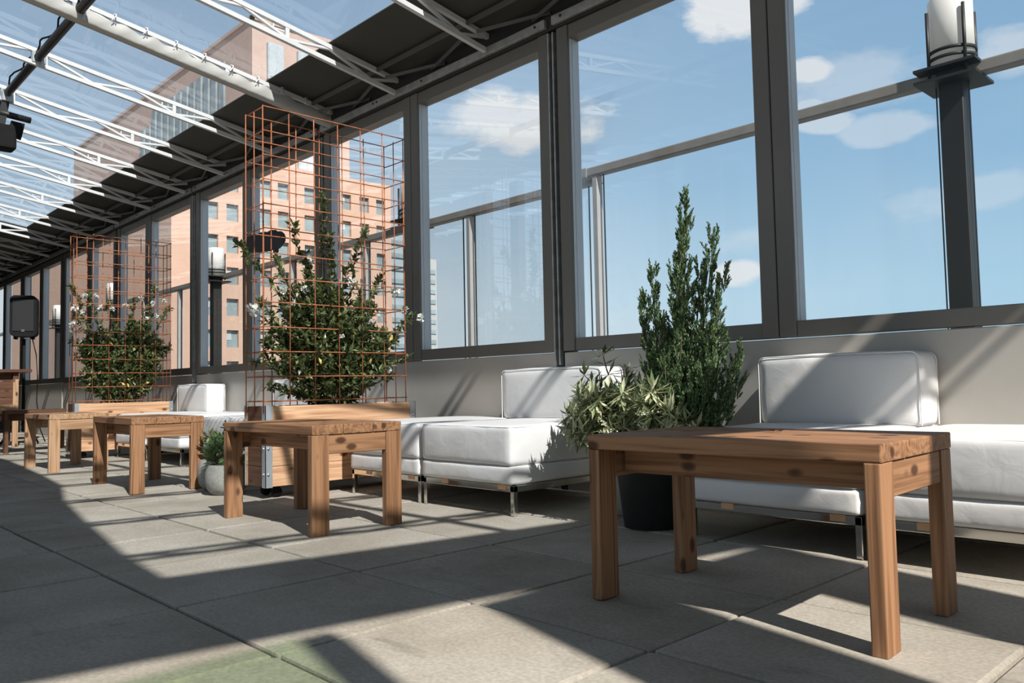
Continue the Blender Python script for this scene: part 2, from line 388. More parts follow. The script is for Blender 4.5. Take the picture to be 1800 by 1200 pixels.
# ---- ceiling: trusses' sloping plane
def zb(y): return 5.115 - .166*y
def zt(y): return zb(y) + .205
TX = [4.85, 3.2, 1.55, -.1, -1.75, -3.4, -5.05, -6.57, -8.25, -9.9, -11.5, -13.2, -15.0, -16.8, -18.6, -20.3, -22.0, -23.8, -25.6, -27.4, -29.3, -31.2]
EDGE = 2.30
ceil = struct('ceiling')
def slope_panel(x0, x1, y0, y1, t=.012, dz=.035, y0b=None, y1b=None):
    if y0b is None: y0b = y0
    if y1b is None: y1b = y1
    vs = []
    for (x, y) in ((x0, y0), (x1, y0b), (x1, y1b), (x0, y1)):
        vs += [(x, y, zt(y)+dz), (x, y, zt(y)+dz+t)]
    mb = MB(); mb.add(vs, [(0, 2, 4, 6)[::1], (1, 7, 5, 3), (0, 1, 3, 2), (2, 3, 5, 4), (4, 5, 7, 6), (6, 7, 1, 0)]); return mb
def sheet_quad(x0, x1, y0, y1, y0b=None):
    if y0b is None: y0b = y0
    mb = MB(); mb.add([(x0, y0, zt(y0)+.04), (x1, y0b, zt(y0b)+.04), (x1, y1, zt(y1)+.04), (x0, y1, zt(y1)+.04)], [(0, 1, 2, 3)]); return mb
YL = [(-40, -.75), (-6.5, -.75), (-1.84, -1.19), (-1.26, -1.43), (2.84, -2.11), (4.06, -2.23), (20, -2.23)]
def yleft(x):  # edge of the added unseen roof, traced back from the floor's shadow line
    for (x0, a), (x1, b) in zip(YL, YL[1:]):
        if x0 <= x <= x1: return a+(b-a)*(x-x0)/(x1-x0)
BAYS = [4.06]+TX[1:]
for a, b in zip(BAYS, BAYS[1:]+[-33]):
    part('canopy_panel', slope_panel(a, b, EDGE, 3.42), M['canopy'], ceil, recalc=True)
    part('canopy_panel', slope_panel(a, b, -4.1, yleft(a), y1b=yleft(b)), M['canopy'], ceil, recalc=True)  # unseen solid roof, added to shade the floor on this side
    if b < -18.7: part('canopy_panel', slope_panel(a, b, yleft(a), EDGE, y0b=yleft(b)), M['canopy'], ceil, recalc=True)
    else: part('film_panel', sheet_quad(a, b, yleft(a), EDGE, yleft(b)), M['film'], ceil)
part('canopy_panel', slope_panel(5.54, 4.07, -4.1, 1.2), M['canopy'], ceil, recalc=True)  # unseen roof strips, outlined to cast the dark band across the floor
part('canopy_panel', slope_panel(4.92, 4.20, 1.2, 3.42), M['canopy'], ceil, recalc=True)
# purlins and braces beside the wall
for a, b in zip(TX[3:], TX[4:]):
    y = 2.93
    part('purlin', MB().obox((a, y, zt(y)-.02), (b, y, zt(y)-.02), .03, .045), M['barrod'], ceil)
for x in TX[3:]:
    for q in (-1, 1): part('wall_brace', MB().obox((x+.12*q, 2.98, zt(2.98)-.12), (x+.95*q, 3.22, 4.69), .022, .032), M['barrod'], ceil)

# end wall behind the camera: columns and beams between which the low sun enters
we = struct('wall_back')
part('column', MB().box(5.6, 5.75, -1.40, -.60, 0, 5.58), M['wallplain'], we)
part('column', MB().box(5.6, 5.75, -2.28, -2.13, 0, 5.72), M['wallplain'], we)
part('column', MB().box(5.6, 5.75, .06, .76, 0, 5.30), M['wallplain'], we)
part('column', MB().box(5.6, 5.75, -5.0, -3.7, 0, 5.9), M['wallplain'], we)
part('sill_wall', MB().box(5.62, 5.73, -3.7, 3.27, 0, .9), M['wallplain'], we)
part('added_tint_pane', MB().box(5.66, 5.67, -3.7, -2.28, .9, 5.8), M['tint'], we)  # unseen pane, added to turn one sun patch greenish
wl = link('wall_left', MB().box(-33, 7.2, -15.2, -15.0, 0, .6).mesh('wall_left', M['wallplain']), None); wl['kind'] = 'structure'
for k in range(10): part('column', MB().box(-32.5+4.3*k, -32.2+4.3*k, -4.3, -4.1, 0, 5.9), M['wallplain'], wl)
part('sky_blocking_panel', MB().box(-33, -11.8, -4.28, -4.12, 0, 5.85), M['wallplain'], wl)  # unseen panel, added to keep sky light off the far end
wf = link('wall_far', MB().box(-33.2, -33, -4.3, 3.5, 0, 5.9).mesh('wall_far', M['wallplain']), None); wf['kind'] = 'structure'

# ================================================================== ROOF TRUSSES
def build_truss():
    t = link('roof_truss', None)
    part('top_chord', MB().obox((0, 3.25, zt(3.25)-.02), (0, -4.5, zt(-4.5)-.02), .05, .05), M['truss'], t)
    part('bottom_chord', MB().obox((0, 3.25, zb(3.25)+.02), (0, -4.5, zb(-4.5)+.02), .05, .05), M['truss'], t)
    ys = [2.85, 2.3, 1.78, 1.25, .72, .2]
    top = lambda y: (0, y, zt(y)-.04); bot = lambda y: (0, y, zb(y)+.04)
    webs = [((0, 3.2, zt(3.2)-.04), bot(2.85)), (bot(2.85), top(2.3)), (top(2.3), bot(1.78)), (bot(1.78), top(1.25)), (top(1.25), bot(.72)), (bot(.72), top(.2)),
            (top(-.02), bot(-.55)), (bot(-.55), top(-1.1)), (top(-1.1), bot(-1.65)), (bot(-1.65), top(-2.2)), (top(-2.2), bot(-2.75))]
    for a, b in webs: part('web_bar', MB().obox(a, b, .026, .036, (1, 0, 0)), M['truss'], t)
    for y in (1.76, .17): part('upright', MB().obox((0, y, zb(y)+.03), (0, y, zt(y)-.03), .045, .045), M['truss'], t)
    h = MB(); y = 1.60
    h.obox((0, y, zt(y)-.03), (0, y, zt(y)-.11), .016, .016).obox((0, y, zt(y)-.11), (0, y+.13, zt(y)-.115), .016, .016)
    part('hook', h, M['truss'], t)
    return t
ordn = ['nearest', 'second nearest', 'third nearest', 'fourth nearest', 'fifth nearest', 'sixth nearest', 'seventh nearest', 'eighth nearest', 'ninth nearest', 'tenth nearest', 'eleventh nearest', 'twelfth nearest', 'thirteenth nearest', 'fourteenth nearest', 'fifteenth nearest', 'sixteenth nearest', 'seventeenth nearest']
t0 = build_truss(); nvis = 0
for i, x in enumerate(TX):
    t = t0 if i == 0 else copy_tree(t0)
    t.location.x = x*S; t['category'] = 'roof truss'; t['group'] = 'white lattice trusses under the roof'
    t['label'] = 'white lattice roof truss, %s'
    if x > 0: t['label'] = 'white lattice truss above the viewer, %s one right of the picture' % ['third', 'second', 'first'][i]
    elif abs(x+6.57) < .01: t['label'] = 'white steel roof truss wrapped in a pale tied vinyl sheet'
    elif abs(x+5.05) < .01: t['label'] = 'bare white lattice truss just right of the sheet-wrapped one'
    elif abs(x+3.4) < .01: t['label'] = 'white lattice truss under the dark canopy, second truss right of the sheet-wrapped one'
    elif abs(x+1.75) < .01: t['label'] = 'white lattice truss almost out of frame at the top, third right of the sheet-wrapped one'
    elif abs(x+.1) < .01: t['label'] = 'white lattice truss over the near sofa, out of the top of the frame'
    elif x > -18.7: t['label'] = 'white lattice truss under clear film, %s one beyond the sheet-wrapped truss' % ['first', 'second', 'third', 'fourth', 'fifth', 'sixth', 'seventh'][i-8]
    else: t['label'] = 'shaded truss under the far solid canopy, %s past the clear film' % ['first', 'second', 'third', 'fourth', 'fifth', 'sixth', 'seventh'][i-15]
# vinyl sheet on one truss
t = thing('vinyl_sheet', 'pale grey vinyl sheet rolled down and tied along one roof truss', 'sheet')
mb = MB(); xs = -6.57+.045; n = 130; vs = []; fs = []
for i in range(n+1):
    y = 3.2 - i*(3.2+3.4)/n
    ph = ((y+10) % .34)/.34
    sag = .045*math.sin(PI*ph)
    loosen = .10 if -1.2 < y < .05 and False else 0
    for j, q in enumerate((0, .3, .6, .85, 1.0)):
        zt_ = zt(y)-.055-sag; z = zt_ + (zb(y)-.02-zt_)*q
        vs.append((xs + .012*math.sin(y*23+q*3)*(1-q) + .03*q*(1-q)*2 + .006*math.sin(y*51+q*9), y, z))
    vs.append((xs-.075, y, zb(y)-.035)); vs.append((xs-.085, y, zb(y)+.03))
c = 7
for i in range(n):
    for j in range(c-1): fs.append((i*c+j, (i+1)*c+j, (i+1)*c+j+1, i*c+j+1))
mb.add(vs, fs, 0, True)
o = part('sheet', mb, M['sheet'], t)
mb = MB()
for k in range(17):
    y = 3.2-.34*k-.03
    tie = MB().tube([(xs+.02, y, zt(y)-.09), (xs+.03, y, zt(y)+.0), (xs-.03, y, zt(y)+.028), (xs-.07, y+.01, zt(y)-.05)], .008, 5)
    tie.tube([(xs+.03, y, zt(y)-.02), (xs+.04, y-.05, zt(y)-.09)], .006, 4)
    part('cable_tie', tie, M['tie'], t)
# long tube under the roof
t = thing('roof_tube', 'long black steel tube clamped under the trusses at upper left', 'tube')
TY = .09; TZ = zb(TY)+.10
part('tube', MB().tube([(6, TY, TZ), (-32, TY, TZ)], .052, 16), M['tube'], t)
cb = []
k = 0; x = -1.0
while x > -18: cb.append((x, TY-.05+.03*math.sin(k*1.3), TZ+.05+.03*math.sin(k*.9))); x -= .16; k += 1
part('cable', MB().tube(cb, .011, 5), M['black'], t)
for x in TX[3:14]: part('clamp', MB().box(x-.035, x+.035, TY-.075, TY+.085, TZ-.075, TZ+.075).box(x+.03, x+.06, TY+.02, TY+.06, TZ-.12, TZ+.02), M['steel'], t, .01, 1)
# hanging stage lamp at left edge
t = thing('stage_light', 'black stage light clamped to the roof tube at the far left edge', 'light', (-9.85, .02, 4.72))
mb = MB(); mb.box(-.13, .13, -.2, .17, -.32, .02); part('housing', mb, M['black'], t, .04, 3)
part('lens_barrel', MB().tube([(0, .1, .0), (.02, .26, -.03)], [.11, .12], 16), M['black'], t)
part('yoke', MB().obox((0, 0, .02), (0, .06, .42), .05, .09, (0, 1, 0)).tube([(.0, -.1, .2), (0, .36, .16)], .045, 12), M['lampmetal'], t)
part('hook_clamp', MB().box(-.05, .05, .0, .14, .36, .5), M['steel'], t, .01, 1)

# ================================================================== TABLES
def build_table(L, Wd, H, woods, label, loc, rz):
    t = thing('side_table', label, 'table', loc, rz, 'chunky timber low tables in a row')
    wx, wy, wz = woods
    n = 3
    for k in range(n):
        a = -Wd/2 + Wd*k/n; b = a + Wd/n
        part('top_plank', MB().box(-L/2-.004, L/2+.004, a+.0015, b-.0015, H-.068, H), wx, t, .006, 2)
    for sx in (-1, 1):
        for sy in (-1, 1):
            x0, x1 = sorted((sx*L/2, sx*(L/2-.06))); y0, y1 = sorted((sy*Wd/2, sy*(Wd/2-.135)))
            part('leg', MB().box(x0, x1, y0, y1, 0, H-.069), wz, t, .006, 2)
        x0, x1 = sorted((sx*(L/2-.006), sx*(L/2-.05)))
        part('end_rail', MB().box(x0, x1, -Wd/2+.136, Wd/2-.136, H-.205, H-.07), wy, t, .004, 1)
    for sy in (-1, 1):
        y0, y1 = sorted((sy*(Wd/2-.20), sy*(Wd/2-.235)))
        part('side_rail', MB().box(-L/2+.061, L/2-.061, y0, y1, H-.19, H-.07), wx, t, .004, 1)
    return t
build_table(1.335, .84, .765, TW, 'nearest timber low table, large in the right foreground before the white sofa', (1.0, .87, 0), .045)
build_table(1.352, .754, .762, TW, 'timber low table second from the camera, in front of the cedar planter', (-2.762, .71, 0), .015)
build_table(1.407, .728, .762, TW, 'timber low table third from the camera, left of the two concrete pots', (-6.331, .744, 0), -.04)
build_table(1.271, .729, .759, TL, 'pale timber low table fourth from the camera, before the far planter', (-9.611, .806, 0), 0)
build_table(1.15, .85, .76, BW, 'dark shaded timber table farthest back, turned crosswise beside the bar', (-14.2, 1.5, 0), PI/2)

# bar counter at left
t = thing('bar_counter', 'dark wooden bar counter with pale front frame at the far left edge', 'counter', (-16, .95, 0))
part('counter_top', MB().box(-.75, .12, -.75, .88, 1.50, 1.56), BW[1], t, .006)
for k in range(4): part('front_plank', MB().box(-.08, -.03, -.7, .66, .83+k*.165, .99+k*.165), BW[1], t, .004, 1)
part('front_stile', MB().box(-.03, .04, .56, .66, 0, 1.36), TL[2], t, .005)
part('front_stile', MB().box(-.03, .04, -.7, -.6, 0, 1.36), TL[2], t, .005)
part('front_rail', MB().box(-.03, .035, -.6, .56, .75, .84), TL[1], t, .005)
for x in (-.7,):
    for y in (-.7, .56): part('rear_leg', MB().box(x, x+.1, y, y+.1, 0, 1.5), BW[2], t, .005)
for y in (-.7, .56): part('corner_block', MB().box(-.08, .04, y, y+.1, 1.36, 1.5), BW[2], t, .004, 1)

# ================================================================== SOFAS
def pillow_box(x0, x1, y0, y1, z0, z1, bev=.045, bulge=.02, seed=0, wr=.006):
    bm = bmesh.new()
    bmesh.ops.create_cube(bm, size=1)
    bmesh.ops.bevel(bm, geom=bm.edges[:], offset=.02, segments=1, affect='EDGES')
    bm.free()
    bm = bmesh.new(); N = 14
    bmesh.ops.create_cube(bm, size=2)
    bmesh.ops.subdivide_edges(bm, edges=bm.edges[:], cuts=N, use_grid_fill=True)
    hx, hy, hz = (x1-x0)/2, (y1-y0)/2, (z1-z0)/2
    c = Vector(((x0+x1)/2, (y0+y1)/2, (z0+z1)/2))
    for v in bm.verts:
        # finer near edges
        def warp(q): return math.copysign(1-(1-abs(q))**1.6, q) if abs(q) < 1 else q
        p = Vector((warp(v.co.x)*hx, warp(v.co.y)*hy, warp(v.co.z)*hz))
        inner = Vector((max(-hx+bev, min(hx-bev, p.x)), max(-hy+bev, min(hy-bev, p.y)), max(-hz+bev, min(hz-bev, p.z))))
        d = p-inner
        if d.length > 1e-6: p = inner + d.normalized()*min(d.length, bev) if d.length > bev else p
        for ax, h in ((0, hx), (1, hy), (2, hz)):
            o = [a for a in (0, 1, 2) if a != ax]; hh = (hx, hy, hz)
            f = (1-(p[o[0]]/hh[o[0]])**2)*(1-(p[o[1]]/hh[o[1]])**2)
            if abs(p[ax]) > h*.9: p[ax] += math.copysign(bulge*max(f, 0)**.6, p[ax])
        nz = noise.noise(Vector((p.x*5+seed*7, p.y*5, p.z*5)))*wr + noise.noise(Vector((p.x*14+seed*3, p.y*14, p.z*11)))*wr*.5
        p += p.normalized()*nz
        v.co = (p+c)*S
    me = bpy.data.meshes.new('cushion'); bm.to_mesh(me); bm.free()
    me.materials.append(M['vinyl'])
    for f in me.polygons: f.use_smooth = True
    return me
def piping(pts, r=.005):
    return MB().tube(pts, r, 5, cap=False)
def rect_loop(x0, x1, y0, y1, z, rr=.03):
    out = []
    for cx, cy, a0 in ((x1-rr, y1-rr, 0), (x0+rr, y1-rr, PI/2), (x0+rr, y0+rr, PI), (x1-rr, y0+rr, 1.5*PI)):
        for k in range(4): a = a0+PI/2*k/3; out.append((cx+rr*math.cos(a), cy+rr*math.sin(a), z))
    return out+[out[0]]
seedc = [0]
def module(x0, x1, y0, label, back=None, sz=1.0):
    cx = (x0+x1)/2; w = x1-x0; D = 1.36; y1 = y0+D
    t = thing('sofa_module', label, 'sofa', (cx, y0, 0), 0, 'white vinyl sofa modules along the window wall'); seedc[0] += 1
    h = w/2-.012
    fr = MB()
    for y in (.02, D-.05): fr.box(-h, h, y, y+.035, .185, .235)
    for x in (-h, h-.035): fr.box(x, x+.035, .02, D-.02, .185, .235)
    part('chrome_frame', fr, M['chrome'], t, .004, 1)
    for x in (-h, h-.04):
        for y in (.02, D-.06): part('leg', MB().box(x, x+.04, y, y+.045, 0, .235), M['chrome'], t, .004, 1)
    for x in (-h+.25, h-.18): part('spacer_block', MB().box(x, x+.09, .014, .06, .20, .24), M['blocks'], t, .003, 1)
    link('base_cushion', pillow_box(-h, h, 0, D, .24, .385, .025, .012, seedc[0], .004), t)
    link('seat_cushion', pillow_box(-h, h, -.005, D, .385, .695, .035, .014, seedc[0]+50, .006), t)
    p = piping(rect_loop(-h+.006, h-.006, .004, D-.006, .685)); part('piping', p, M['vinyl'], t)
    if back:
        b0, b1 = back[0]-cx, back[1]-cx; ya = back[2]-y0; yb = ya+.31; zt_ = back[3]
        link('back_cushion', pillow_box(b0, b1, ya, yb, .69, zt_, .045, .018, seedc[0]+90, .007), t)
        for yy in (ya+.004, yb-.004):
            rr = .05; lp = []
            for cxx, czz, a0 in ((b1-rr, zt_-rr, 0), (b0+rr, zt_-rr, PI/2)):
                for k in range(5): a = a0+PI/2*k/4; lp.append((cxx+rr*math.cos(a), yy, czz+rr*math.sin(a)))
            lp = [(b1, yy, .70)]+lp+[(b0, yy, .70)]
            part('piping', piping(lp, .005), M['vinyl'], t)
    return t
module(-2.81, -1.65, 1.82, 'white sofa module with backrest just left of the variegated shrub pot', (-2.92, -1.66, 2.9, 1.16))
module(-3.95, -2.83, 1.82, 'backless white sofa module touching the right end of the nearer cedar planter')
module(-.22, .945, 2.02, 'white sofa module with backrest behind the nearest table', (-.17, .955, 2.93, 1.175))
module(.965, 2.13, 2.02, 'backless white sofa module at the right edge of the picture')
module(-11.0, -9.65, 1.90, 'white sofa module with backrest beside the far planter', (-11.05, -9.85, 2.9, 1.14))
module(-9.62, -8.36, 1.90, 'backless white sofa module behind the third table')
module(-7.60, -6.30, 1.86, 'white sofa module with backrest half hidden behind the nearer flowering shrub', (-7.62, -6.3, 2.9, 1.16))
module(-6.28, -5.02, 1.86, 'backless white sofa module left of the nearer planter')

# ================================================================== PLANTERS, CAGES
def planter(x1, y0, y1, z0, z1, depth, label):
    t = thing('wooden_planter', label, 'planter', (x1-depth/2, (y0+y1)/2, 0), 0, 'cedar planter boxes on castors')
    hx, hy = depth/2, (y1-y0)/2; zs = [z0, z0+.17, z0+.34, z0+.47, z1]
    zs = [z0+(z1-z0)*k/4 for k in range(5)]
    for k in range(4):
        for sx in (-1, 1):
            a, b = sorted((sx*hx, sx*(hx-.05))); part('board', MB().box(a, b, -hy, hy, zs[k]+.0015, zs[k+1]-.0015), CW[1], t, .004, 1)
        for sy in (-1, 1):
            a, b = sorted((sy*hy, sy*(hy-.05))); part('end_board', MB().box(-hx+.051, hx-.051, a, b, zs[k]+.0015, zs[k+1]-.0015), BW[0], t, .004, 1)  # darker wood on the ends puts that face's shade into the colour
    part('bottom_board', MB().box(-hx+.05, hx-.05, -hy+.05, hy-.05, z0, z0+.05), CW[1], t)
    for sx in (1, -1):
        for sy in (-1, 1):
            w = .066 if sx > 0 else .012
            mb = MB(); a, b = sorted((sx*(hx+.006), sx*hx)); c, d = sorted((sy*(hy+.006), sy*(hy-w))); mb.box(a, b, c, d, z0-.005, z1+.006)
            a, b = sorted((sx*(hx+.006), sx*(hx-w))); c, d = sorted((sy*(hy+.006), sy*hy)); mb.box(a, b, c, d, z0-.005, z1+.006)
            st = part('corner_bracket', mb, M['steel'], t)
            mb = MB()
            for zq in ((z0+.12, z0+.36, z1-.14) if sx > 0 else (z1-.14,)): mb.tube([(sx*(hx+.004), sy*(hy-.022), zq), (sx*(hx+.016), sy*(hy-.022), zq)], .011, 8); mb.tube([(sx*(hx-.03), sy*(hy+.004), zq), (sx*(hx-.03), sy*(hy+.016), zq)], .011, 8)
            part('bolts', mb, M['bolt'], st)
            mb = MB().tube([(sx*(hx-.1)-.018, sy*(hy-.16), .05), (sx*(hx-.1)+.018, sy*(hy-.16), .05)], .05, 16)
            mb.obox((sx*(hx-.1), sy*(hy-.16), .06), (sx*(hx-.1), sy*(hy-.16)-.02, z0), .07, .05, (1, 0, 0))
            part('castor', mb, M['black'], t)
    mb = MB(); N = 10
    for i in range(N):
        for j in range(N*2):
            pass
    mb.box(-hx+.05, hx-.05, -hy+.05, hy-.05, z1-.12, z1-.05); part('soil', mb, M['soil'], t)
    return t
planter(-4.2, 1.07, 2.80, .108, .864, .42, 'nearer cedar planter box behind the second table')
planter(-11.25, 1.36, 2.91, .108, .872, .40, 'farther cedar planter box behind the fourth table')
def cage(x1, y0, y1, z0, z1, depth, label, nz):
    t = thing('wire_trellis', label, 'trellis', (x1-depth/2, (y0+y1)/2, 0), 0, 'rusty wire trellis cages standing in the planters')
    hx, hy = depth/2, (y1-y0)/2; r = .0058; r2 = random.Random(int(y0*100))
    def face(a0, a1, n, name, fixed):
        # fixed: ('x',val) plane along y ; ('y',val) plane along x
        for k in range(n+1):
            q = a0+(a1-a0)*k/n
            top = z1+r2.uniform(-.03, .03) if 0 < k < n else z1
            pts = [(fixed[1], q, z0), (fixed[1]+r2.uniform(-.008, .008), q+r2.uniform(-.006, .006), (z0+z1)/2), (fixed[1], q, top)] if fixed[0] == 'x' else [(q, fixed[1], z0), (q, fixed[1], (z0+z1)/2), (q, fixed[1], top)]
            part('upright_wire', MB().tube(pts, r, 5), M['rust'], t)
        for k in range(nz+1):
            z = z1-.01-(z1-z0-.12)*k/nz
            pts = [(fixed[1]+.012, a0, z), (fixed[1]+.012, a1, z+r2.uniform(-.008, .008))] if fixed[0] == 'x' else [(a0, fixed[1]+.012, z), (a1, fixed[1]+.012, z)]
            part('cross_wire', MB().tube(pts, r, 5), M['rust'], t)
    face(-hy, hy, 6, 'f', ('x', hx)); face(-hy, hy, 6, 'b', ('x', -hx))
    face(-hx, hx, 2, 's', ('y', -hy)); face(-hx, hx, 2, 's', ('y', hy))
cage(-4.22, 1.06, 2.70, .80, 3.74, .36, 'tall rusty wire trellis cage standing in the nearer planter', 12)
cage(-11.27, 1.38, 2.87, .80, 3.62, .34, 'tall rusty wire trellis cage standing in the farther planter', 12)

# ================================================================== FOLIAGE
def leaf(mb, p, d, up, L, w, mi=0, fold=.25):
    d = d.normalized(); a = d.cross(up)
    if a.length < .05: a = d.cross(Vector((1, .3, .2)))
    a.normalize(); n = a.cross(d)
    m_ = p+d*L*.5-n*L*.05; t_ = p+d*L
    mb.add([p, m_+a*w/2+n*w*fold, t_, m_-a*w/2+n*w*fold, m_], [(0, 1, 4), (1, 2, 4), (2, 3, 4), (3, 0, 4)], mi)
def rv(r): 
    while True:
        v = Vector((r.uniform(-1, 1), r.uniform(-1, 1), r.uniform(-1, 1)))
        if .01 < v.length < 1: return v.normalized()
def stem_path(r, p0, p1, n=7, wob=.04):
    p0, p1 = Vector(p0), Vector(p1); L = (p1-p0).length; out = []
    for i in range(n+1):
        q = i/n; p = p0.lerp(p1, q); p.x += math.sin(q*PI)*r.uniform(-wob, wob)*L; p.y += math.sin(q*PI)*r.uniform(-wob, wob)*L; p.z += math.sin(q*PI)*.05*L
        out.append(p)
    return out
def along(path, q):
    f = q*(len(path)-1); i = min(int(f), len(path)-2); return path[i].lerp(path[i+1], f-i), (path[i+1]-path[i]).normalized()
def camellia(label, base, tips, blob, seed, nleaf, flowers, L=.085, yel=0, group=None):
    r = random.Random(seed); t = thing('flowering_shrub', label, 'shrub', base, 0, group); B = Vector(base)
    st = MB(); lf = MB(); paths = []
    for tip in tips:
        tp = Vector(tip)-B; s0 = Vector((r.uniform(-.05, .05), r.uniform(-.15, .15), 0))
        p = stem_path(r, s0, tp, 8, .05); paths.append((p, .5)); st.tube(p, [.014*(1-.8*i/8) for i in range(9)], 5)
    # twigs filling the crown
    (cx, cy, cz), (ax, ay, az) = blob
    for k in range(260):
        v = rv(r)*(r.random()**.5); e = Vector((cx+v.x*ax, cy+v.y*ay, cz+v.z*az))-B
        s = Vector((e.x*.25, e.y*.45, max(.02, e.z*.5-.08)))
        p = stem_path(r, s, e, 4, .06); paths.append((p, .6)); st.tube(p, [.008, .007, .006, .005, .003], 4)
    tot = sum(((p[0]-p[-1]).length)*w for p, w in paths)
    for p, w in paths:
        L0 = (p[0]-p[-1]).length; n = int(nleaf*L0*w/tot)
        for k in range(n):
            q = 1-(r.random()**1.3)*(.9)
            c, d = along(p, q)
            ld = (d*.5+rv(r)).normalized(); ld.z += .15
            leaf(lf, c+rv(r)*.012, ld, Vector((0, 0, 1))+rv(r)*.5, L*r.uniform(.6, 1.25), L*r.uniform(.42, .6))
    part('branches', st, M['bark'], t); part('leaves', lf, M['leaf'], t, kind='stuff')
    for (x, y, z, rad) in flowers:
        fm = MB(); c = Vector((x, y, z))-B
        for k in range(14):
            o = rv(r)*rad*.55
            for a in range(4):
                d = rv(r); leaf(fm, c+o, d, rv(r), rad*.6, rad*.55, 0, .1)
        part('flower_cluster', fm, M['petal'], t)
    if yel:
        ym = MB()
        for k in range(yel):
            v = rv(r)*(r.random()**.3); e = Vector((cx+abs(v.x)*ax, cy+v.y*ay, cz+v.z*az*.9-.1))-B; leaf(ym, e, rv(r), rv(r), L, L*.5)
        part('yellowed_leaves', ym, M['yellow'], t, kind='stuff')
    return t
# nearer shrub: picture positions -> plane x=-4.4 (y,z)
F1 = [(-4.35, 1.62, 2.33, .07), (-4.35, 1.02, 1.78, .075), (-4.3, 1.55, 2.0, .05), (-4.3, 2.08, 2.12, .06), (-4.25, 2.6, 2.05, .06), (-4.25, 2.72, 1.86, .05), (-4.2, 2.9, 1.78, .055), (-4.3, 2.45, 2.1, .05), (-4.3, 1.30, 1.98, .045), (-4.35, 1.27, 1.06, .055), (-4.3, 2.3, 1.72, .035), (-4.2, 1.9, 1.55, .03), (-4.3, 2.55, 1.2, .03)]
camellia('nearer flowering shrub filling the tall wire cage, white blossoms on top', (-4.42, 1.92, .80),
    [(-4.4, 1.80, 3.02), (-4.4, 1.47, 2.68), (-4.4, 1.60, 2.35), (-4.4, 2.32, 2.70), (-4.4, .88, 2.42), (-4.35, 2.9, 1.80), (-4.4, 1.1, 1.9), (-4.4, 2.55, 2.25), (-4.4, 2.1, 2.3), (-4.4, 1.3, 2.3),
     (-4.3, 2.8, 1.35), (-4.4, 1.18, 1.5), (-4.3, 1.15, 1.05), (-4.35, 1.35, .98), (-4.4, 2.65, 1.15), (-4.35, 1.85, 2.6), (-4.4, 1.05, 1.3), (-4.3, 2.5, 1.6), (-4.5, 2.0, 2.0)],
    ((-4.4, 1.92, 1.52), (.27, .80, .64)), 3, 17000, F1, .080, 9, 'flowering shrubs in the planters')
F2 = [(-11.4, 1.55, 2.62, .06), (-11.4, 1.70, 2.62, .06), (-11.4, 1.4, 2.42, .07), (-11.4, 1.38, 2.15, .07), (-11.4, 1.78, 2.44, .06), (-11.35, 1.95, 2.44, .06), (-11.4, 1.5, 2.35, .05), (-11.35, 2.4, 2.62, .05), (-11.35, 2.6, 2.55, .05), (-11.35, 2.8, 2.6, .05), (-11.35, 2.65, 2.35, .05), (-11.35, 1.33, 2.0, .05), (-11.35, 2.15, 2.5, .05), (-11.35, 1.45, 1.9, .05), (-11.35, 2.5, 2.3, .04)]
camellia('farther flowering shrub in the second wire cage, thick with small white blossoms', (-11.45, 2.15, .80),
    [(-11.45, 2.66, 2.85), (-11.45, 1.35, 2.75), (-11.4, 1.6, 2.65), (-11.4, 2.9, 2.5), (-11.4, 2.3, 2.6), (-11.4, 1.9, 2.5), (-11.4, 1.35, 1.9), (-11.4, 2.9, 1.8), (-11.4, 2.6, 2.4), (-11.4, 1.4, 2.3), (-11.4, 2.7, 1.3), (-11.4, 1.55, 1.4)],
    ((-11.45, 2.15, 1.58), (.26, .76, .72)), 11, 12000, F2, .09, 22, 'flowering shrubs in the planters')

# ---- pots
def pot(name, label, loc, prof, mat, soilz, soilr, chip=False, n=40, cat='plant pot'):
    t = thing(name, label, cat, loc)
    part('shell', MB().lathe(prof, n, cap=False), mat, t)
    part('soil', MB().lathe([(.001, soilz), (soilr, soilz-.005)], n), M['soil'], t)
    if chip:
        mb = MB(); r = random.Random(4)
        for k in range(160):
            a = r.uniform(0, 2*PI); q = soilr*.95*math.sqrt(r.random()); c = Vector((q*math.cos(a), q*math.sin(a), soilz+.012+r.uniform(0, .02)))
            d = Vector((r.uniform(-1, 1), r.uniform(-1, 1), r.uniform(-.4, .4))).normalized()
            mb.obox(c-d*.022, c+d*.022, r.uniform(.012, .026), .008, (0, 0, 1))
        part('bark_chips', mb, M['chip'], t, kind='stuff')
    return t
PB = (-.60, 2.16)
pot('black_pot', 'tall black plastic pot with bark chips, behind the near table\'s left legs', (PB[0], PB[1], 0),
    [(.17, .0), (.19, .005), (.235, .40), (.25, .41), (.252, .44), (.238, .44), (.225, .38)], M['blackpot'], .405, .23, True)
PP = (-1.10, 2.56)
pot('pale_pot', 'tall pale grey pot at the right end of the sofa, behind the black pot', (PP[0], PP[1], 0),
    [(.15, .0), (.17, .005), (.24, .2), (.275, .40), (.285, .56), (.285, .585), (.265, .585), (.255, .5)], M['palepot'], .55, .26)
PC1 = (-4.93, 1.02); PC2 = (-5.38, 1.12)
cp = [(.10, 0), (.14, .005), (.185, .06), (.205, .14), (.2, .22), (.175, .285), (.165, .295), (.15, .29), (.15, .24)]
pot('concrete_pot', 'rounded concrete pot with a dwarf pine, left of the nearer planter', (PC1[0], PC1[1], 0), cp, M['potc'], .26, .152)
pot('concrete_pot', 'rounded concrete pot half hidden behind the dwarf pine pot', (PC2[0], PC2[1], 0), [(r*.95, z*1.05) for r, z in cp], M['potc'], .27, .145)

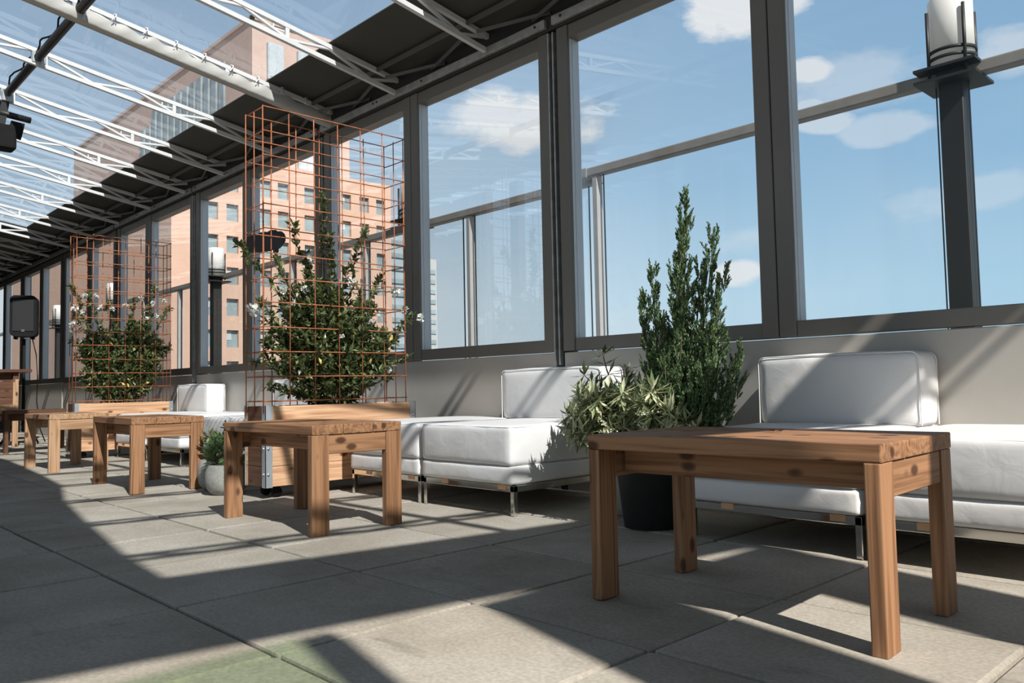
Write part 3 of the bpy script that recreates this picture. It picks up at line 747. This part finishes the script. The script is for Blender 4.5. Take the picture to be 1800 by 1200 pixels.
# ---- juniper
def juniper():
    r = random.Random(5); base = Vector((PB[0], PB[1], .41)); t = thing('juniper', 'tall upright dark green juniper in the black pot', 'shrub', tuple(base))
    st = MB(); lf = MB()
    spires = [((-.34, 2.28, 2.30), .15), ((-.33, 2.3, 2.12), .14), ((-.10, 2.28, 2.00), .10), ((-.60, 2.26, 1.80), .08), ((-.68, 2.24, 1.62), .07), ((-.02, 2.26, 1.72), .08), ((.08, 2.24, 1.20), .12), ((-.3, 2.18, 1.55), .15), ((-.5, 2.2, 1.45), .13), ((-.1, 2.2, 1.35), .14),
              ((-.45, 2.35, 1.85), .12), ((-.22, 2.3, 1.80), .12), ((.10, 2.2, .98), .11), ((-.15, 2.12, 1.05), .14), ((-.4, 2.1, 1.15), .13), ((.02, 2.15, .85), .12), ((-.6, 2.2, 1.15), .12), ((-.03, 2.1, 1.12), .14), ((.06, 2.12, .92), .13), ((.0, 2.2, 1.3), .12), ((-.1, 2.06, .85), .12)]
    for tip, rad in spires:
        tp = Vector(tip)-base
        s0 = Vector((.1, .04, 0)); mid = Vector((s0.x*.3+tp.x*.8, s0.y*.3+tp.y*.75, tp.z*.45))
        path = [s0.lerp(mid, q/4).lerp(mid.lerp(tp, q/4), q/4) for q in range(5)]
        st.tube([Vector((.02, .01, -.02))]+path, [.016, .014, .012, .009, .006, .002], 5)
        nb = int(46*tp.z/1.2)+22
        for k in range(nb):
            q = .06+.94*((k+r.random())/nb)
            c, d = along(path, min(q, .999)); rr = rad*(1.3-1.05*q**1.3)
            a = r.uniform(0, 2*PI); out = Vector((math.cos(a), math.sin(a), 0))
            bl = r.uniform(.10, .20)*(1.15-.5*q)
            p0 = c+out*rr*r.uniform(.1, .8); bd = (out*r.uniform(.15, .55)+Vector((.08, 0, 1.1))+d*.4).normalized()
            for sub in range(5):
                bs = sub/5*bl*.7; sd = (bd+rv(r)*.38).normalized(); sl = bl*r.uniform(.35, .55)
                nn = 13
                for jj in range(nn):
                    s_ = jj/nn; pc = p0+bd*bs+sd*sl*s_
                    leaf(lf, pc, (sd*1.5+rv(r)*.7), rv(r), .026*(1.15-.5*s_), .0095, 0, .1)
    part('branches', st, M['bark'], t); part('foliage', lf, M['juniper'], t, kind='stuff')
juniper()
# ---- variegated shrub
def variegated():
    r = random.Random(9); base = Vector((PP[0], PP[1], .56)); t = thing('variegated_shrub', 'bushy cream and green variegated shrub in the pale pot', 'shrub', tuple(base))
    st = MB(); g = MB(); v = MB(); fl = MB()
    tips = [((-1.22, 2.42, 1.24), 'g'), ((-1.42, 2.42, 1.08), 'g'), ((-1.45, 2.40, .92), 'g'), ((-1.02, 2.45, 1.12), 'g'), ((-.98, 2.4, 1.0), 'g'), ((-1.3, 2.4, .98), 'g')]
    for k in range(120):
        x = r.uniform(-1.42, -.75); y = r.uniform(2.15, 2.8); z = .60+r.random()*.34
        tips.append(((x, y, z), 'v' if r.random() < .55 else 'g'))
    for k in range(120):
        x = r.uniform(-1.05, -.12); y = r.uniform(1.9, 2.2); z = .60+r.random()*(.36 if x < -.3 else .22)
        tips.append(((x, y, z), 'v' if r.random() < .85 else 'g'))
    for tip, kd in tips:
        tp = Vector(tip)-base; p = stem_path(r, (r.uniform(-.06, .06), r.uniform(-.06, .06), -.02), tp, 5, .08)
        st.tube(p, [.012, .011, .009, .008, .006, .004], 5)
        mb = v if kd == 'v' else g
        for w in range(3):
            c, d = along(p, 1-w*.13)
            n = 9 if w == 0 else 6
            for j in range(n):
                a = 2*PI*j/n+r.uniform(-.3, .3); s = d.cross(Vector((1, .2, 0))).normalized(); u = d.cross(s)
                ld = (s*math.cos(a)+u*math.sin(a))+d*r.uniform(-.1, .7)
                L = r.uniform(.10, .165); ld.normalize()
                leaf(mb, c, ld+Vector((0, 0, -.1)), Vector((0, 0, 1)), L, L*.23, 0, .15)
    for k in range(16):
        x = r.uniform(-1.35, -.45); c = Vector((x+.25, r.uniform(1.85, 2.1), r.uniform(.62, .82)))-base; d = Vector((r.uniform(-1, 1), r.uniform(-.5, .2), r.uniform(-.25, .1))).normalized()
        for j in range(26):
            pc = c+d*(j*.0065)+rv(r)*.011; leaf(fl, pc, rv(r), rv(r), .016, .014)
    part('branches', st, M['bark'], t); part('green_leaves', g, M['oleaf'], t, kind='stuff'); part('variegated_leaves', v, M['varieg'], t, kind='stuff'); part('flower_buds', fl, M['raceme'], t, kind='stuff')
variegated()
# ---- dwarf pine and leafy plant in concrete pots
def pine():
    r = random.Random(2); base = Vector((PC1[0], PC1[1], .26)); t = thing('dwarf_pine', 'fluffy bright green dwarf pine in the front concrete pot', 'plant', tuple(base))
    st = MB(); lf = MB()
    for k in range(46):
        v = rv(r); e = Vector((v.x*.2, v.y*.2, .17+v.z*.16)); p = stem_path(r, (0, 0, 0), e, 3, .05); st.tube(p, [.01, .008, .006, .004], 4)
        for j in range(70):
            c, d = along(p, 1-r.random()*.35); dd = (d*.6+rv(r)).normalized(); leaf(lf, c, dd, rv(r), .06, .006, 0, .05)
    part('branches', st, M['bark'], t); part('needles', lf, M['pine'], t, kind='stuff')
pine()
def leafy():
    r = random.Random(12); base = Vector((PC2[0], PC2[1], .27)); t = thing('leafy_plant', 'small broad-leaved plant with a few white flowers in the rear concrete pot', 'plant', tuple(base))
    st = MB(); lf = MB(); fl = MB()
    for k in range(16):
        a = r.uniform(0, 2*PI); e = Vector((math.cos(a)*r.uniform(.05, .16), math.sin(a)*r.uniform(.05, .16), r.uniform(.12, .38))); p = stem_path(r, (0, 0, 0), e, 4, .05); st.tube(p, [.008, .007, .006, .005, .003], 4)
        for j in range(14):
            c, d = along(p, 1-r.random()*.5); leaf(lf, c, d*.4+rv(r), Vector((0, 0, 1)), r.uniform(.07, .12), .04)
        if k % 3 == 0:
            for j in range(10): leaf(fl, e+rv(r)*.015, rv(r), rv(r), .025, .02)
    part('stems', st, M['bark'], t); part('leaves', lf, M['leaf'], t, kind='stuff'); part('flowers', fl, M['petal'], t)
leafy()

# ================================================================== SPEAKER
t = thing('loudspeaker', 'black loudspeaker on a pole stand at the far left window', 'speaker', (-17.0, 1.93, 2.26), -.35)
bm = bmesh.new(); bmesh.ops.create_cube(bm, size=1)
for v in bm.verts: v.co = Vector((v.co.x*.42, v.co.y*.50, v.co.z*.88+.47))*S
bmesh.ops.bevel(bm, geom=[e for e in bm.edges if abs((e.verts[0].co-e.verts[1].co).normalized().x) > .9], offset=.10*S, segments=6, affect='EDGES', profile=.5)
me = bpy.data.meshes.new('cabinet'); bm.to_mesh(me); bm.free(); me.materials.append(M['black']); link('cabinet', me, t)
part('grille', MB().box(.21, .222, -.20, .20, .14, .82), M['grille'], t, .01, 2)
part('maker_mark', MB().box(.224, .226, -.03, .03, .155, .175).box(.224, .226, -.03, .03, .13, .147), M['logo'], t)
for y in (-.16, .16): part('foot', MB().box(-.1, .1, y-.03, y+.03, -.02, .05), M['black'], t, .005, 1)
t = thing('speaker_stand', 'thin black tripod stand carrying the loudspeaker', 'stand', (-17.0, 1.93, 0))
part('pole', MB().tube([(0, 0, .25), (0, 0, 2.24)], [.035, .025], 12), M['black'], t)
part('top_plate', MB().lathe([(.001, 2.232), (.06, 2.232), (.06, 2.236), (.001, 2.236)], 16), M['black'], t)
for k in range(3):
    a = 2*PI*k/3+.5
    part('leg', MB().tube([(0, 0, .75), (.42*math.cos(a), .42*math.sin(a), .01)], .018, 8), M['black'], t)
t = thing('cable', 'thin black cable hanging from the loudspeaker', 'cable', (-17.0, 1.93, 0))
part('lead', MB().tube([(.1, .12, 2.3), (.14, .2, 1.9), (.1, .24, 1.4), (.13, .22, .9), (.1, .3, .3), (.1, .4, .02)], .012, 6), M['black'], t)
# dark cloth bundle on the window mullion
t = thing('cloth_bundle', 'crumpled black cloth bundle strapped across the window mullion behind the trellis', 'cloth', (-8.35, 3.14, 3.24))
mb = MB(); r = random.Random(3); pts = []; n = 18; m_ = 14; vs = []; fs = []
for i in range(n+1):
    x = -.62+1.24*i/n; R = .125*(1-(abs(x)/.72)**4)*(.85+.2*r.random())
    for k in range(m_):
        a = 2*PI*k/m_; q = R*(1+.25*noise.noise(Vector((x*6, math.cos(a)*2, math.sin(a)*2))))
        vs.append((x, .45*q*math.cos(a), q*1.25*math.sin(a)-.06*x))
for i in range(n):
    for k in range(m_): fs.append((i*m_+k, i*m_+(k+1) % m_, (i+1)*m_+(k+1) % m_, (i+1)*m_+k))
fs += [tuple(range(m_))[::-1], tuple(n*m_+k for k in range(m_))]
mb.add(vs, fs, 0, True); part('bundle', mb, M['cloth'], t)
part('flap', MB().box(-.66, -.5, -.02, .04, -.1, .16).box(.3, .42, -.02, .03, -.22, -.05), M['cloth'], t, .02, 1)

# ================================================================== OUTSIDE: LAMPS, RAILING
LY = 4.6
def lamp(x, label, dz=0):
    t = thing('lamp_post', label, 'lamp', (x, LY, -.02), 0, 'square-pole terrace lamps outside the windows')
    part('pole', MB().box(-.09, .09, -.09, .09, 0, 3.42+dz), M['lampmetal'], t, .006, 1)
    for z in (3.40, 3.50): part('square_plate', MB().box(-.23, .23, -.23, .23, z+dz, z+.022+dz), M['lampmetal'], t)
    part('neck', MB().box(-.1, .1, -.1, .1, 3.43+dz, 3.5+dz), M['lampmetal'], t)
    part('lamp_shade', MB().lathe([(.001, 3.53+dz), (.165, 3.53+dz), (.165, 4.10+dz), (.15, 4.115+dz), (.001, 4.115+dz)], 40), M['shade'], t)
    for z in (3.60, 3.66): part('ring', MB().lathe([(.168, z+dz-.012), (.182, z+dz-.012), (.182, z+dz+.012), (.168, z+dz+.012)], 40), M['lampmetal'], t)
    for k in range(4):
        a = PI/4+PI/2*k
        part('upright_rod', MB().tube([(.192*math.cos(a), .192*math.sin(a), 3.45+dz), (.192*math.cos(a), .192*math.sin(a), 4.0+dz)], .014, 8), M['lampmetal'], t)
for x, dz, l in ((.73, .0, 'nearest terrace lamp, large at the upper right'), (-6.62, -.03, 'terrace lamp half hidden behind the window mullion right of the nearer trellis'),
             (-13.4, -.10, 'terrace lamp seen between the two trellis cages'), (-19.75, -.16, 'terrace lamp seen through the farther trellis cage'), (-24.8, -.30, 'farthest terrace lamp, left of the farther trellis')): lamp(x, l, dz)
def railing(x0, x1, y, z, posts, glass, label, cap=False):
    t = thing('glass_railing', label, 'railing', (0, y, -.02), 0, 'glass windscreen along the terrace edge')
    cuts = sorted([x0]+[q for lx in (.73, -6.62, -13.4, -19.75, -24.8) if x0 < lx < x1 for q in (lx-.1, lx+.1)]+[x1])
    for a, b in zip(cuts[::2], cuts[1::2]): part('top_rail', MB().box(a, b, -.06, .06, z, z+.10), M['rail'], t, .012, 2)
    for x in posts:
        part('post', MB().box(x-.035, x+.035, -.05, .05, 0, z), M['post'], t, .004, 1)
    for a, b in glass:
        part('glass_panel', MB().box(a, b, -.008, .008, .2, z), M['rglass'], t)
        part('glass_edge', MB().box(a-.006, a, -.01, .01, .2, z).box(b, b+.006, -.01, .01, .2, z), M['lampmetal'], t)
    if cap: part('end_cap', MB().box(x0-.02, x0+.12, -.068, .068, z-.01, z+.108), M['rail'], t, .012, 2)
railing(-3.27, 7, LY-.02, 3.42, [-3.05, 4.4, 6.9], [(-2.95, .6), (.85, 4.3)], 'right length of grey-railed glass windscreen, outside the two nearest windows', True)
railing(-34, -3.1, LY+.12, 3.37, [-5.45, -8.0, -10.4, -12.1, -15.6, -17.8, -22.2, -27], [(-5.35, -3.3), (-7.9, -5.6), (-10.3, -8.1), (-12.0, -10.5), (-15.5, -12.3), (-17.7, -15.7), (-22.1, -18), (-26.9, -22.3)], 'left length of grey-railed glass windscreen, running behind the trellis cages')

# ================================================================== BUILDINGS
t = thing('orange_building', 'wide orange brick building with square windows beyond the terrace', 'building', (-87, 46, 0))
Y0, Y1, ZT = 31.6-46, 61-46, 28.6
part('core', MB().box(-72, -.7, Y0, Y1-.05, -40, ZT-.3), M['annex'], t)
# front facade as piers + spandrels, windows recessed between
wy = [-9.8, -7.35, -3.2, -.9, 2.7, 5.0, 8.0, 10.75, 13.35]; wz = [-14.5, -10.9, -7.3, -3.7, -.05, 3.6, 7.2, 10.85, 14.5, 18.15, 21.9, 25.4]
wy = [y for y in wy]; hw, hh = .72, 1.0
edges = [Y0]
fac = MB()
prev = Y0
for y in wy: fac.box(-.7, 0, prev, y-hw, -40, ZT); prev = y+hw
fac.box(-.7, 0, prev, Y1, -40, ZT)
for y in wy:
    pz = -40
    for z in wz: fac.box(-.7, 0, y-hw, y+hw, pz, z-hh); pz = z+hh
    fac.box(-.7, 0, y-hw, y+hw, pz, ZT)
part('facade_wall', fac, M['annex'], t)
wm = MB().box(-.5, -.42, -hw, hw, -hh, hh).mesh('window', M['farglass'])
bm_ = MB().box(-.42, -.38, -hw, 0, -.1, hh-.05).mesh('blind', M['farwhite'])
sm_ = MB().box(-.45, .06, -hw-.05, hw+.05, -hh-.12, -hh).mesh('sill', M['annex'])
for y in wy:
    for z in wz:
        w = link('window', wm, t, (0, y, z))
        if rnd.random() < .3: link('blind', bm_, w)
t = thing('brick_tower', 'tall pink brick tower with a shaded side, seen through the clear roof', 'building', (-97.5, 46.2, 28.62))
part('core', MB().box(-80, 0, 0, 15, 0, 22.4), M['tower'], t)
for y in (3.2, 7.7, 12.0):
    for z in (2.5, 8.6, 14.7): 
        w = part('bay_window', MB().box(0, .55, y-1.15, y+1.15, z, z+5.0), M['farwhite'], t)
        part('pane', MB().box(.56, .6, y-1.0, y-.1, z+.3, z+4.7).box(.56, .6, y+.1, y+1.0, z+.3, z+4.7), M['farwhite'], w)
for k in range(13):
    x = -9-k*2.6
    part('window_strip', MB().box(x-.75, x+.75, -.3, 0, 1.0, 19.2 if k < 11 else 17), M['farglass'], t)
part('parapet', MB().box(-80, .2, -.2, .3, 22.4, 22.9).box(-.3, .2, -.2, 15, 22.4, 22.9), M['tower'], t)
t = thing('glass_tower', 'distant pale blue glass tower right of the orange building', 'building', (-130, 92, -40))
part('core', MB().box(-20, 0, -4, 6.2, 0, 73), M['glasstower'], t)
for k in range(11): part('floor_band', MB().box(0, .3, -4, 6.2, 44+k*2.6, 44.9+k*2.6), M['farglass'], t)
t = thing('pale_tower', 'faint beige tower far away at the left edge of the open sky', 'building', (-150, 114, -40))
part('core', MB().box(-12, 0, 0, 4.6, 0, 72), M['beige'], t)
for k in range(12): part('window_row', MB().box(0, .2, .5, 4.1, 42+k*2.4, 43+k*2.4), M['glasstower'], t)
# blossoms dropped on the near table, a little debris
t = thing('dry_leaf', 'tiny curled dry leaf lying on the near table top', 'leaf', (1.02, .95, .767))
mb = MB(); 
for k in range(4): leaf(mb, Vector((-.03+.018*k, 0, .004)), Vector((1, .3*(-1)**k, .3)), Vector((0, 0, 1)), .035, .014)
part('blade', mb, M['soil'], t)
